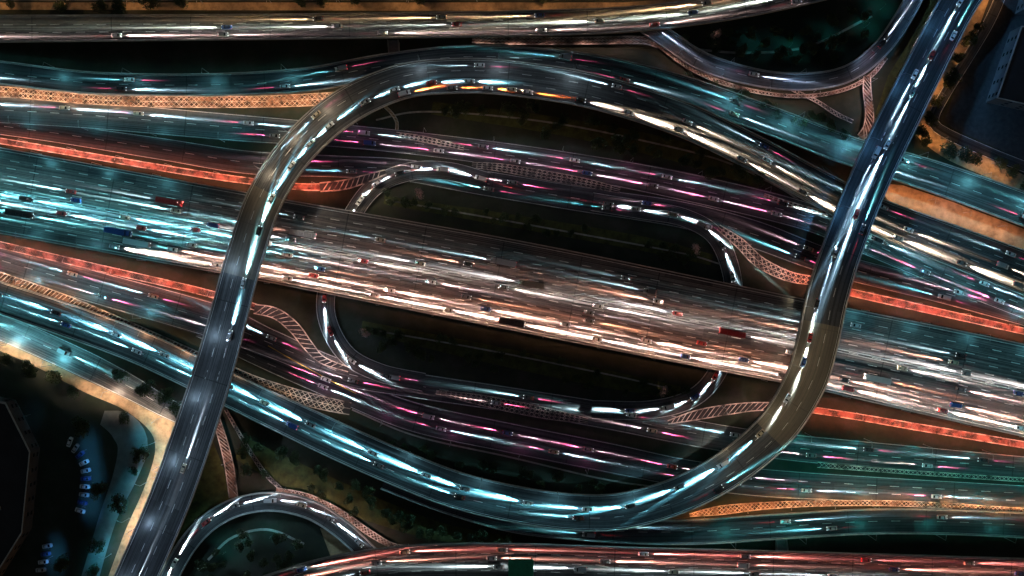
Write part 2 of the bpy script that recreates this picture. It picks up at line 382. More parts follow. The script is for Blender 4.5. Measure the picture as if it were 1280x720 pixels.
HM = {}
HM['o1'] = hatch('orange-lit lattice median at the upper left, between slip road and side road', [(-40, 112, 15), (0, 114, 15), (110, 124, 14), (200, 127, 16), (320, 127, 17), (400, 124, 18), (430, 121, 16)], 'lattice', 2.2, 0.3, rows=2)
HM['r1'] = hatch('red median along the top edge of the highway, left of the overpass', [(-40, 170, 10), (0, 176, 11), (120, 196, 11), (240, 216, 12), (310, 226, 12), (370, 233, 12), (410, 234, 14)], 'ladder', 3.0, 0.35, base='island_red', slant=7, z=.42)
HM['r1b'] = hatch('small curved ladder median by the ring ramp at its top left corner', [(400, 234, 13), (430, 231, 14), (455, 224, 12), (482, 215, 7)], 'ladder', 2.4, 0.5, base='island_dk', slant=.7, z=.7)
HM['r2'] = hatch('red median along the bottom edge of the highway, left of the overpass', [(-40, 297, 12), (0, 306, 13), (120, 334, 13), (250, 364, 13), (320, 384, 13)], 'ladder', 3.4, 0.3, base='island_red', slant=9, z=.42)
HM['r2b'] = hatch('wavy ladder median bending down from the overpass beside the ring ramp', [(318, 386, 14), (345, 392, 16), (368, 410, 17), (385, 432, 15), (403, 450, 11), (436, 462, 7)], 'ladder', 2.6, 0.4, base='island_dk', slant=.9, z=.7)
HM['o2'] = hatch('orange ladder median in the left foreground road fan', [(-40, 332, 13), (0, 346, 14), (80, 374, 14), (160, 408, 15), (245, 445, 14)], 'ladder', 1.7, 0.4, slant=.5, z=.42)
HM['o2b'] = hatch('pale hexagon lattice median right of the left overpass', [(290, 464, 14), (320, 478, 17), (360, 492, 20), (400, 503, 20), (438, 511, 18)], 'lattice', 2.4, 0.38, rows=2, base='island_dk', z=.66)
HM['d1'] = hatch('dark fine lattice median above the highway in the middle of the picture', [(590, 206, 8), (630, 210, 12), (680, 219, 14), (730, 228, 13), (775, 238, 8)], 'lattice', 2.2, 0.2, rows=3, base='island_dk', z=.5)
HM['d2'] = hatch('short dark lattice median in the magenta side road at the top', [(495, 168, 7), (530, 174, 9), (580, 185, 6)], 'lattice', 2.0, 0.3, rows=2, base='island_dk', z=.5)
HM['d3'] = hatch('dark fine lattice median below the highway in the middle of the picture', [(545, 490, 5), (590, 498, 14), (640, 508, 18), (690, 518, 16), (735, 526, 7)], 'lattice', 2.2, 0.2, rows=3, base='island_dk', z=.5)
HM['d4'] = hatch('crescent ladder median beside the lower right end of the ring ramp', [(835, 528, 5), (870, 519, 14), (910, 512, 15), (950, 508, 12), (1000, 510, 11)], 'ladder', 2.4, 0.4, base='island_dk', slant=1.0, z=.7)
HM['r3'] = hatch('red median along the bottom edge of the highway, right of the overpass', [(1000, 510, 12), (1060, 519, 12), (1160, 536, 13), (1280, 556, 13), (1330, 564, 13)], 'ladder', 3.4, 0.3, base='island_red', slant=9, z=.74)
HM['d5'] = hatch('ladder median curving down beside the right end of the ring ramp', [(898, 284, 8), (925, 304, 15), (950, 328, 17), (985, 345, 15), (1015, 351, 13)], 'lattice', 2.4, 0.35, rows=2, base='island_dk', z=.7)
HM['r4'] = hatch('red median along the top edge of the highway, right of the overpass', [(1015, 351, 13), (1058, 364, 14), (1120, 378, 14), (1200, 396, 13), (1280, 414, 12), (1330, 424, 12)], 'ladder', 3.4, 0.3, base='island_red', slant=9, z=.74)
HM['d6'] = hatch('pink lattice median crossing the magenta lanes before the right overpass', [(955, 244, 7), (990, 256, 10), (1035, 268, 9)], 'lattice', 2.2, 0.3, rows=2, base='island_red', z=.5)
HM['d7'] = hatch('small dotted lattice median just right of the right overpass', [(1072, 290, 9), (1090, 296, 8), (1110, 306, 4)], 'lattice', 2.0, 0.3, rows=2, base='island_dk', z=.5)
HM['o3'] = hatch('orange gold zigzag median in the lower right between green lanes', [(862, 644, 4), (900, 638, 13), (960, 632, 10), (1040, 629, 8), (1140, 630, 8), (1280, 639, 9), (1330, 642, 9)], 'lattice', 1.9, 0.3, z=.5)
HM['g1'] = hatch('thin green-lit lattice median at the lower right', [(1022, 581, 8), (1080, 586, 6), (1160, 592, 6), (1280, 600, 6), (1330, 603, 6)], 'lattice', 1.9, 0.25, base='island_dk', z=.5)
HM['t1'] = hatch('pink rope-pattern median under the upper highway', [(590, 49, 9), (640, 51, 10), (720, 51, 10), (800, 50, 11), (825, 56, 10)], 'ladder', 1.7, 0.5, slant=2.2, rows=2, z=2.6)
HM['t2'] = hatch('narrow pale truss walkway following the outer side of the upper loop ramp', [(825, 56, 9), (862, 84, 7), (905, 104, 6), (960, 117, 5), (1010, 120, 5), (1055, 112, 5), (1088, 95, 6), (1108, 72, 5)], 'lattice', 1.6, 0.22, z=2.6)
HM['t3'] = hatch('ladder footbridge joining the upper loop ramp to the right overpass', [(1084, 95, 10), (1084, 115, 12), (1087, 140, 12), (1085, 160, 14), (1076, 172, 12)], 'ladder', 1.8, 0.4, slant=1.2, z=2.8)
HM['t4'] = hatch('dim green walkway slanting down from the upper loop ramp through trees', [(990, 112, 4), (1020, 126, 5), (1045, 142, 6), (1066, 152, 5)], 'lattice', 1.6, 0.22, base='island_dk', z=1.5)
HM['b1'] = hatch('ladder footbridge joining the left overpass to the lower loop ramp', [(268, 518, 11), (277, 545, 12), (286, 580, 13), (292, 622, 13)], 'ladder', 1.9, 0.42, slant=1.3, z=2.8)
HM['b2'] = hatch('thin dim truss walkway slanting down to the lower loop ramp', [(282, 512, 4), (305, 552, 5), (330, 590, 6), (352, 612, 5)], 'lattice', 1.6, 0.22, base='island_dk', z=1.5)
HM['b3'] = hatch('narrow pale truss walkway between the lower loop ramp and lower highway', [(345, 612, 6), (385, 620, 6), (425, 640, 8), (465, 668, 9), (500, 684, 7), (560, 682, 5)], 'lattice', 1.7, 0.3, z=2.6)
# ------------------------------------------------------------------ ground areas
sheet('verge', [(262, 540), (285, 600), (290, 622), (240, 655), (205, 725), (180, 725), (205, 640)], 0.05, 'grass', kind='structure')
sheet('verge', [(1165, -10), (1150, 30), (1110, 95), (1085, 170), (1105, 150), (1180, -10)], 0.05, 'grass', kind='structure')
sheet('car_park', [(1245, -20), (1400, -20), (1400, 230), (1290, 205), (1190, 160), (1180, 150)], 0.05, 'island_dk', kind='structure')
sheet('dirt_median', [(1094, 228), (1130, 232), (1190, 252), (1290, 290), (1340, 308), (1340, 335), (1290, 322), (1220, 296), (1150, 268), (1110, 250)], 0.55, 'sand', kind='structure')
sheet('service_strip', [(-60, 12), (-60, 3), (780, 3), (900, -6), (900, 6), (780, 14)], 0.1, 'sand', kind='structure')
sheet('plaza', [(-60, 1), (-60, -60), (1100, -60), (1000, -20), (800, 0)], 0.05, 'plaza', kind='structure')
sheet('sand_path', [(400, 660), (425, 668), (445, 690), (455, 740), (430, 740)], 0.06, 'sand', kind='structure')

def strip(name, pts, m, z):
    P = Path([(x, y, w_, z) for x, y, w_ in pts]); bm = bmesh.new(); uv = bm.loops.layers.uv.new('UVMap'); ribbon(bm, P, -1, 1, 0, uvl=uv); o = from_bm(name, bm, M_[m]); tag(o, kind='structure'); return P
for pts in ([(470, 150, 2.2), (520, 140, 2.2), (600, 143, 2.2), (700, 155, 2.2), (800, 175, 2.2), (900, 200, 2.2), (970, 232, 2.2), (1010, 258, 2.2)], [(482, 250, 2), (560, 263, 2), (700, 288, 2), (850, 316, 2), (900, 330, 2)],
            [(462, 412, 2), (600, 436, 2), (760, 468, 2), (830, 484, 2)], [(440, 512, 2), (520, 545, 2), (640, 572, 2), (760, 600, 2), (850, 612, 2)], [(260, 700, 3), (290, 672, 3), (335, 662, 3), (380, 680, 3)], [(855, 60, 3), (930, 66, 3), (1010, 58, 3), (1090, 20, 3)]):
    strip('footpath', pts, 'pave', .08)
strip('sand_path', [(-30, 418, 16), (40, 446, 18), (110, 480, 22), (160, 498, 30), (200, 526, 36), (208, 562, 28), (190, 612, 20), (164, 668, 17), (136, 745, 18)], 'sand', .06)
strip('walkway', [(128, 522, 18), (152, 532, 36), (166, 556, 38), (156, 596, 30), (134, 650, 22), (106, 745, 22)], 'plaza', .052)
strip('sand_path', [(1236, -30, 20), (1208, 45, 20), (1172, 110, 20), (1150, 150, 24), (1180, 184, 22), (1240, 212, 22), (1300, 238, 18)], 'sand', .06)
strip('verge', [(480, 250, 10), (640, 276, 16), (800, 304, 18), (890, 325, 14)], 'grass', .06)
strip('verge', [(452, 408, 14), (600, 440, 22), (760, 474, 22), (850, 490, 14)], 'grass', .06)
strip('verge', [(540, 135, 16), (700, 158, 22), (850, 190, 26), (950, 228, 16)], 'grass', .06)
strip('verge', [(300, 560, 30), (400, 610, 36), (540, 662, 24), (640, 676, 10)], 'grass', .06)
# buildings
def building(label, pts, h, cat='building'):
    n = len(pts); root = empty('flat_roof_building', W(sum(p[0] for p in pts) / n, sum(p[1] for p in pts) / n))
    inv = -root.location
    bm = bmesh.new(); vs = [W(x, y, 0) for x, y in pts]
    lo = [bm.verts.new(v) for v in vs]; hi = [bm.verts.new(v + Vector((0, 0, h))) for v in vs]
    for i in range(n): bm.faces.new((lo[i], lo[(i + 1) % n], hi[(i + 1) % n], hi[i]))
    o = from_bm('wall', bm, M_['wallb'], root); o.location = inv
    c = sum(vs, Vector()) / n
    bm = bmesh.new(); bm.faces.new([bm.verts.new(c + (v - c) * 0.985 + Vector((0, 0, h - 0.6))) for v in vs]); bmesh.ops.recalc_face_normals(bm, faces=bm.faces[:])
    o = from_bm('roof', bm, M_['roof'], root); o.location = inv
    bm = bmesh.new()
    for v0, v1 in zip(vs, vs[1:] + vs[:1]):
        a = [c + (v - c) * k + Vector((0, 0, z)) for k, z in ((1.002, h - .3), (1.002, h + .01), (.98, h + .01), (.98, h - .7)) for v in (v0, v1)]
        q = [bm.verts.new(x) for x in a]
        for k in range(3): bm.faces.new((q[2 * k], q[2 * k + 1], q[2 * k + 3], q[2 * k + 2]))
    o = from_bm('roof_edge', bm, M_['conc'], root); o.location = inv
    for k in range(6):
        t = c + (vs[k % n] - c) * random.uniform(.2, .6)
        bm = bmesh.new(); add_box(bm, (t.x, t.y, h + .2), (random.uniform(2, 4), random.uniform(1.5, 3), 1.5), random.random())
        add_cyl(bm, (t.x, t.y, h + .9), (t.x, t.y, h + 1.1), .5, .5, 12)
        o = from_bm('rooftop_unit', bm, M_['steel'], root); o.location = inv
    # window rows
    for i in range(n):
        v0, v1 = vs[i], vs[(i + 1) % n]; d = (v1 - v0); L = d.length; d.normalize(); nn = Vector((d.y, -d.x, 0))
        if (nn.dot((v0 + v1) / 2 - c)) < 0: nn = -nn
        f = 1.2
        while f < h - 2:
            s = 1.5
            while s < L - 2:
                bm = bmesh.new(); p = v0 + d * s + nn * 0.05 + Vector((0, 0, f)); q = [bm.verts.new(p + d * a + Vector((0, 0, b))) for a, b in ((0, 0), (1.6, 0), (1.6, 1.5), (0, 1.5))]; bm.faces.new(q); s += 6.4
                o = from_bm('window', bm, M_['glass'], root); o.location = inv
            f += 3.2
    tag(root, label, cat)
building('dark flat roofed building in the lower left corner', [(-80, 480), (20, 500), (50, 560), (40, 660), (-10, 740), (-80, 740)], 9)
building('dark flat roofed hall at the upper right edge', [(1262, 40), (1400, 40), (1400, 165), (1232, 128)], 10)
building('low brown roofed building touching the top right corner', [(1290, -60), (1400, -60), (1400, 25), (1268, 18)], 8)

# ------------------------------------------------------------------ trees
def crown_mesh(seed, leaf, n=900, flat=0.75):
    rnd = random.Random(seed); bm = bmesh.new()
    lobes = [(Vector((rnd.uniform(-.55, .55), rnd.uniform(-.55, .55), rnd.uniform(-.2, .45))), rnd.uniform(.32, .6)) for _ in range(9)] + [(Vector((0, 0, 0)), .6)]
    for _ in range(n):
        c, r = rnd.choice(lobes)
        d = Vector((rnd.gauss(0, 1), rnd.gauss(0, 1), rnd.gauss(0, 1))).normalized()
        p = c + d * r * rnd.uniform(.6, 1.08); p.z *= flat
        s = rnd.uniform(.05, .11); a = Vector((rnd.gauss(0, 1), rnd.gauss(0, 1), rnd.gauss(0, .6))).normalized(); b = a.orthogonal().normalized()
        b.rotate(Matrix.Rotation(rnd.uniform(0, 6.28), 3, a)); e = a.cross(b)
        bm.faces.new([bm.verts.new(p + b * s + e * s * .5), bm.verts.new(p - b * s * .6 + e * s * .7), bm.verts.new(p - b * s), bm.verts.new(p + b * s * .3 - e * s * .8)])
    me = bpy.data.meshes.new('crown'); bm.to_mesh(me); bm.free(); me.materials.append(leaf); return me
def trunk_mesh():
    bm = bmesh.new(); add_cyl(bm, (0, 0, 0), (0.05, 0, 2.6), .28, .17, 8)
    for k in range(5):
        a = k * 1.26; add_cyl(bm, (0.04, 0, 2.0 + .15 * k), (math.cos(a) * 1.4, math.sin(a) * 1.4, 4.0 + .2 * k), .11, .04, 6)
    me = bpy.data.meshes.new('trunk'); bm.to_mesh(me); bm.free(); me.materials.append(M_['bark']); return me
CM = [crown_mesh(i, M_['leaf_a'] if i % 2 else M_['leaf_b']) for i in range(5)]; BM_ = crown_mesh(31, M_['blossom'], 500); TM = trunk_mesh()
def tree(px, py, rpx, label, group, cm=None, name='broadleaf_tree', base=0.0):
    r = rpx * S
    o = empty(name, W(px, py, base), random.uniform(0, 6.28)); tag(o, label, 'tree', group)
    t = link_copy('trunk', TM, o); t.scale = (r / 3, r / 3, r / 3 * .9)
    c = link_copy('crown', cm or random.choice(CM), o); c.location = (0, 0, r * 1.35); c.scale = (r, r, r)
    return o
def link_copy(name, me, parent):
    o = bpy.data.objects.new(name, me); C.objects.link(o); o.parent = parent; return o
ORD = ['first', 'second', 'third', 'fourth', 'fifth', 'sixth', 'seventh', 'eighth', 'ninth', 'tenth', 'eleventh', 'twelfth', 'thirteenth', 'fourteenth', 'fifteenth', 'sixteenth', 'seventeenth', 'eighteenth', 'nineteenth', 'twentieth']
ORD += ['twenty-' + x for x in ORD[:9]] + ['thirtieth'] + ['thirty-' + x for x in ORD[:9]] + ['fortieth'] + ['forty-' + x for x in ORD[:9]] + ['fiftieth'] + ['fifty-' + x for x in ORD[:9]]
def tree_list(pts, where, group, r=(8, 12)):
    for i, p in enumerate(pts):
        tree(p[0], p[1], p[2] if len(p) > 2 else random.uniform(*r), f'{ORD[i]} tree {where}', group)
tree_list([(18, 8, 6), (82, 12, 9), (130, 12, 10), (155, 12, 12), (192, 8, 13), (232, 6, 12), (378, 5, 8), (405, 5, 8), (446, 4, 7), (525, 3, 8), (680, 2, 7), (900, -2, 8)], 'from the left in the row above the upper highway', 'trees above the upper highway')
tree_list([(12, 448, 10), (45, 460, 12), (75, 470, 11), (98, 488, 9), (157, 466, 11), (188, 482, 13), (212, 492, 12), (225, 510, 10), (160, 520, 9), (182, 566, 12), (170, 588, 7), (157, 626, 13), (128, 610, 13), (127, 680, 11), (122, 710, 9), (85, 700, 12), (110, 528, 14)], 'counted down the sandy path at the lower left', 'trees along the sandy path')
tree_list([(1218, 35, 8), (1207, 52, 12), (1193, 75, 9), (1182, 100, 12), (1180, 108, 9), (1165, 128, 9), (1158, 150, 11), (1140, 168, 12), (1152, 176, 9), (1180, 190, 12), (1200, 196, 12), (1215, 200, 9), (1260, 215, 10), (1275, 236, 10), (1245, 205, 9)], 'counted down the orange path at the upper right', 'trees along the orange path')
rnd = random.Random(3)
def scatter(poly_fn, n, where, group, r=(6, 11)):
    pts = sorted([(*poly_fn(), rnd.uniform(*r)) for _ in range(n)]); out = []
    for p in pts:
        if all((p[0] - q[0]) ** 2 + (p[1] - q[1]) ** 2 > 90 for q in out): out.append(p)
    tree_list(out[:59], where, group)
def between(a, b):  # quad strip between two polylines
    def f():
        i = rnd.randrange(len(a) - 1); t = rnd.random(); u = rnd.random()
        p = [a[i][k] * (1 - t) + a[i + 1][k] * t for k in (0, 1)]; q = [b[i][k] * (1 - t) + b[i + 1][k] * t for k in (0, 1)]
        return p[0] * (1 - u) + q[0] * u, p[1] * (1 - u) + q[1] * u
    return f
scatter(between([(540, 132), (700, 136), (850, 178), (950, 225)], [(560, 150), (700, 172), (850, 205), (930, 235)]), 46, 'from the left in the dark belt under the upper bend', 'trees under the upper bend')
scatter(between([(480, 240), (640, 268), (800, 298), (880, 318)], [(480, 250), (640, 285), (800, 315), (880, 330)]), 40, 'from the left between ring ramp and highway top edge', 'trees above the highway', (5, 8))
scatter(between([(450, 398), (600, 428), (800, 470), (870, 482)], [(470, 440), (600, 460), (780, 490), (840, 495)]), 46, 'from the left between ring ramp and highway bottom edge', 'trees below the highway', (5, 8))
scatter(between([(470, 545), (600, 575), (740, 600), (850, 610)], [(500, 556), (600, 592), (740, 612), (820, 612)]), 30, 'from the left in the dark belt inside the lower bend', 'trees inside the lower bend', (5, 9))
scatter(between([(850, 50), (930, 40), (1000, 30), (1090, 5)], [(880, 62), (960, 80), (1030, 82), (1100, 30)]), 44, 'from the left inside the upper loop ramp', 'trees inside the upper loop', (6, 10))
scatter(between([(850, 95), (930, 122), (1010, 140), (1060, 165)], [(850, 100), (930, 135), (1010, 160), (1050, 175)]), 30, 'from the left below the upper loop ramp', 'trees below the upper loop', (6, 9))
scatter(between([(250, 700), (300, 665), (350, 655), (400, 680)], [(260, 740), (310, 730), (340, 720), (380, 710)]), 34, 'from the left inside the lower loop ramp', 'trees inside the lower loop', (6, 10))
scatter(between([(300, 540), (360, 560), (440, 600), (540, 655), (640, 672)], [(310, 590), (370, 605), (440, 640), (540, 672), (640, 680)]), 50, 'from the left between lower bend and lower highway', 'trees below the lower bend', (6, 10))
for x, y, w in ((525, 243, 'top left'), (868, 312, 'top right'), (457, 415, 'bottom left'), (828, 488, 'bottom right')):
    tree(x, y, 7, f'small pale pink blossom tree at the {w} corner inside the ring ramp', 'pink blossom trees', BM_, 'blossom_tree')
tree(893, 45, 7, 'small pale pink blossom tree beside the upper highway and loop ramp', 'pink blossom trees', BM_, 'blossom_tree')

# ------------------------------------------------------------------ vehicles
def loft(bm, st, mi=0):
    """stations (x, half width bottom, half width top, z bottom, z top)"""
    prev = None
    for x, wb, wt, zb, zt in st:
        v = [bm.verts.new(q) for q in ((x, -wb * .9, zb), (x, -wb, zb + .12), (x, -wb, zb + (zt - zb) * .62), (x, -wt, zt), (x, wt, zt), (x, wb, zb + (zt - zb) * .62), (x, wb, zb + .12), (x, wb * .9, zb))]
        if prev:
            for k in range(8): bm.faces.new((prev[k], v[k], v[(k + 1) % 8], prev[(k + 1) % 8])).material_index = mi
        else: bm.faces.new(v[::-1]).material_index = mi
        prev = v
    bm.faces.new(prev).material_index = mi
def wheels(bm, xs, w, r=.33):
    for x in xs:
        for s in (-1, 1): add_cyl(bm, (x, s * (w - .24), r), (x, s * (w + .01), r), r, r, 14, 1)
def kind_car():
    b = bmesh.new()
    loft(b, [(-2.25, .72, .60, .35, .78), (-2.1, .84, .74, .24, .90), (-1.2, .90, .80, .2, .92), (0, .91, .82, .2, .90), (1.1, .90, .80, .2, .86), (1.9, .86, .70, .22, .74), (2.2, .74, .58, .3, .62)])
    add_box(b, (-.28, 0, 1.43), (1.5, 1.18, .05)); 
    for s in (-1, 1): add_box(b, (.62, s * .98, .95), (.2, .16, .14))
    for s in (-1, 1):
        for x0, x1 in ((-1.55, -1.0), (1.08, .42)): add_cyl(b, (x0, s * .70, .88), (x1, s * .57, 1.42), .04, .04, 5)
        add_cyl(b, (-.3, s * .74, .88), (-.3, s * .6, 1.42), .04, .04, 5)
    wheels(b, (-1.35, 1.38), .86)
    gl = bmesh.new()
    v0 = [gl.verts.new(q) for q in ((-1.6, -.7, .885), (1.12, -.7, .865), (1.12, .7, .865), (-1.6, .7, .885))]; v1 = [gl.verts.new(q) for q in ((-1.02, -.56, 1.40), (.46, -.56, 1.40), (.46, .56, 1.40), (-1.02, .56, 1.40))]
    gl.faces.new(v1)
    for i in range(4): gl.faces.new((v0[i], v0[(i + 1) % 4], v1[(i + 1) % 4], v1[i]))
    return b, gl, (2.08, .60, .60), (-2.16, .58, .74), 4.5
def kind_van():
    b = bmesh.new()
    loft(b, [(-2.6, .92, .84, .35, 1.9), (-2.45, .98, .9, .3, 2.15), (.9, .98, .88, .3, 2.15), (1.6, .96, .82, .3, 1.35), (2.3, .92, .74, .3, 1.02), (2.6, .8, .66, .35, .8)])
    wheels(b, (-1.7, 1.7), .94, .36)
    for k in range(4): add_box(b, (-2 + k * .8, 0, 2.17), (.06, 1.5, .06))
    gl = bmesh.new(); q = [gl.verts.new(x) for x in ((.98, -.8, 2.10), (1.58, -.76, 1.42), (1.58, .76, 1.42), (.98, .8, 2.10))]; gl.faces.new(q)
    for s in (-1, 1): q = [gl.verts.new(x) for x in ((-2, s * 1.0, 1.3), (.8, s * 1.0, 1.3), (.8, s * .96, 1.8), (-2, s * .96, 1.8))]; gl.faces.new(q)
    return b, gl, (2.45, .66, .74), (-2.62, .78, .9), 5.2
def kind_bus():
    b = bmesh.new()
    loft(b, [(-5.6, 1.18, 1.1, .4, 2.9), (-5.4, 1.25, 1.18, .35, 3.1), (5.2, 1.25, 1.18, .35, 3.1), (5.55, 1.2, 1.1, .38, 2.7)])
    wheels(b, (-3.2, 3.6), 1.22, .5)
    for x in (-3.4, 0.2, 3.2): add_box(b, (x, 0, 3.2), (1.9, 1.4, .22), taper=.85)
    gl = bmesh.new()
    for s in (-1, 1):
        for k in range(7): q = [gl.verts.new(x) for x in ((-5 + k * 1.45, s * 1.262, 1.5), (-3.75 + k * 1.45, s * 1.262, 1.5), (-3.75 + k * 1.45, s * 1.255, 2.1), (-5 + k * 1.45, s * 1.255, 2.1))]; gl.faces.new(q)
    q = [gl.verts.new(x) for x in ((5.33, -1.1, 2.98), (5.58, -1.1, 1.3), (5.58, 1.1, 1.3), (5.33, 1.1, 2.98))]; gl.faces.new(q)
    return b, gl, (5.56, .85, .8), (-5.62, .9, 1.0), 11.2
def kind_truck():
    b = bmesh.new()
    loft(b, [(3.3, 1.15, 1.05, .5, 2.7), (3.6, 1.2, 1.1, .45, 2.9), (4.9, 1.2, 1.05, .45, 2.8), (5.3, 1.15, .98, .45, 1.7)])
    add_box(b, (-1.2, 0, 2.35), (8.6, 2.5, 2.6)); add_box(b, (-1.0, 0, .8), (8.8, .9, .3))
    for k in range(9): add_box(b, (-5.1 + k * .97, 0, 3.68), (.08, 2.42, .06))
    wheels(b, (-4.4, -3.2, 4.2), 1.2, .5)
    gl = bmesh.new(); q = [gl.verts.new(x) for x in ((4.98, -1.0, 2.72), (5.30, -.96, 1.8), (5.30, .96, 1.8), (4.98, 1.0, 2.72))]; gl.faces.new(q)
    return b, gl, (5.25, .85, .8), (-5.5, .95, .9), 10.8
KIND = {}
for kn, fn in (('car', kind_car), ('van', kind_van), ('bus', kind_bus), ('lorry', kind_truck)):
    b, gl, hp, tp, L = fn(); ms = {}
    bmesh.ops.recalc_face_normals(b, faces=b.faces[:])
    me = bpy.data.meshes.new(kn + '_body'); b.to_mesh(me); b.free(); me.materials.append(M_['car_grey']); me.materials.append(M_['tyre']); ms['body'] = me
    me = bpy.data.meshes.new(kn + '_glass'); gl.to_mesh(me); gl.free(); me.materials.append(M_['glass']); ms['glass'] = me
    for nm, sx, mm in (('head', .22, 'head'), ('tail', .14, 'tail')):
        q = bmesh.new(); add_box(q, (0, 0, 0), (sx, .34, .16), taper=.8); me = bpy.data.meshes.new(nm); q.to_mesh(me); q.free(); me.materials.append(M_[mm]); ms[nm] = me
    KIND[kn] = (ms, hp, tp, L)
LD = {}
def spot_data(col, energy, size, blend, falloff=None):
    k = (col, round(energy, 3), size, falloff)
    if k in LD: return LD[k]
    l = bpy.data.lights.new('lamp_light', 'SPOT'); l.energy = energy; l.color = col; l.spot_size = R(size); l.spot_blend = blend; l.shadow_soft_size = 0.08
    if falloff:
        l.use_nodes = True; nt = l.node_tree; e = nt.nodes['Emission']; f = nt.nodes.new('ShaderNodeLightFalloff'); f.inputs['Strength'].default_value = 1.0
        nt.links.new(f.outputs[falloff], e.inputs['Strength'])
    LD[k] = l; return l
def spot(parent, data, loc, pitch, yaw=0.0, scale=(1, 1, 1)):
    o = bpy.data.objects.new('light_beam', data); C.objects.link(o); o.parent = parent; o.location = loc
    # local -Z points along +X (yaw) pitched down
    o.rotation_euler = (R(90 - pitch), 0, R(-90 + yaw)); o.scale = scale; return o
NV = [0]
BP = 3000.0
def vehicle(kn, paint, pos, rz, label, group, head=(0.8, 0.95, 1.0), power=1.0, tail=1.0, spill=0.0, tcol=(1, .05, .08), reach=28.0, bw=.19, halo=.30, lit=True, yaw=0.0, tyaw=0.0):
    ms, hp, tp, L = KIND[kn]; NV[0] += 1
    o = empty(kn, pos, rz); tag(o, label, kn if kn != 'lorry' else 'lorry', group)
    b = link_copy('body', ms['body'], o); b.material_slots[0].link = 'OBJECT'; b.material_slots[0].material = M_['car_' + paint]
    link_copy('window', ms['glass'], o)
    for s in (-1, 1):
        a = link_copy('headlight', ms['head'], o); a.location = (hp[0], s * hp[1], hp[2])
        t = link_copy('taillight', ms['tail'], o); t.location = (tp[0], s * tp[1], tp[2])
        if power == 0:
            for u in (a, t): u.material_slots[0].link = 'OBJECT'; u.material_slots[0].material = M_['glass']
    if lit and power > 0:
        spot(o, spot_data(head, BP * power * 1.15, 18, 0.8, 'Constant'), (hp[0] + .2, 0, .65), 8.3 + math.degrees(math.atan(.65 / reach)), yaw, (bw * 1.05, 1, 1))
        if halo > 0: spot(o, spot_data(tuple(c ** 1.8 for c in head), BP * power * halo, 24, 1.0, 'Constant'), (hp[0] + .2, 0, .8), 10.6 + math.degrees(math.atan(.65 / reach)), yaw, (min(1.3, bw * 3.0), 1, 1))  # added second beam, only for a soft coloured glow along the lane
    if lit and tail > 0:
        spot(o, spot_data(tcol, 420 * tail, 20, 1.0, 'Constant'), (tp[0] - .12, 0, .8), 12.5, 180 + tyaw, (.3, 1, 1))
    return o

def traffic(key, name, off, a, b, gap, d=1, paints=None, mix=('car',) * 8 + ('van',), jitter=.3, lane_name='', **kw):
    """cars along road `key` in one lane; off = -1..1 across, a..b pixel points or fractions"""
    P = ROADS[key]; p0 = kw.get('power', 1.0)
    s = P.near(*a) if isinstance(a, tuple) else a * P.L; e = P.near(*b) if isinstance(b, tuple) else b * P.L; i = 0; a = s / P.L; rr = random.Random(hash((key, off, a)) % 1 if False else int(off * 1000) + int(a * 100) + len(key) * 7)
    lst = []
    while s < e:
        lst.append(s); s += gap * rr.uniform(1 - jitter, 1 + jitter)
    out = []
    for s in lst:
        kn = rr.choice(mix); pc = rr.choice(['white', 'silver', 'silver', 'grey', 'white', 'black', 'grey', 'silver', 'red', 'blue', 'beige'])
        p, nn, t, w = P.at(s); q = p + nn * (off * w / 2) + Vector((0, 0, .012))
        tt = t if d > 0 else -t
        def turn(ds):
            p2, n2, _, w2 = P.at(min(P.L, max(0, s + ds))); v = p2 + n2 * (off * w2 / 2) - q
            if v.xy.length < 4: return 0.0
            b = tt if ds * d > 0 else -tt
            return math.degrees(math.atan2(b.x * v.y - b.y * v.x, b.x * v.x + b.y * v.y))
        pf = P.at(min(P.L, s + 3))[0]; pb = P.at(max(0, s - 3))[0]; sl = d * (pf.z - pb.z) / max(1, (pf - pb).xy.length)
        out.append((q, tt, kn, pc, turn(kw.get('reach', 22) * .6 * d), turn(-9 * d), sl))
    out.sort(key=lambda x: x[0].x)
    for i, (q, t, kn, pc, yw, ty, sl) in enumerate(out):
        colour = pc; kw['yaw'] = yw; kw['tyaw'] = ty; kw['power'] = p0 * rr.choice((.45, .7, 1, 1, 1.4))
        vehicle(kn, pc, q, math.atan2(t.y, t.x), f'{colour} {kn}, {ORD[i]} from left in {lane_name}', f'vehicles on the {name}', **kw).rotation_euler = (0, -math.atan(sl), math.atan2(t.y, t.x))

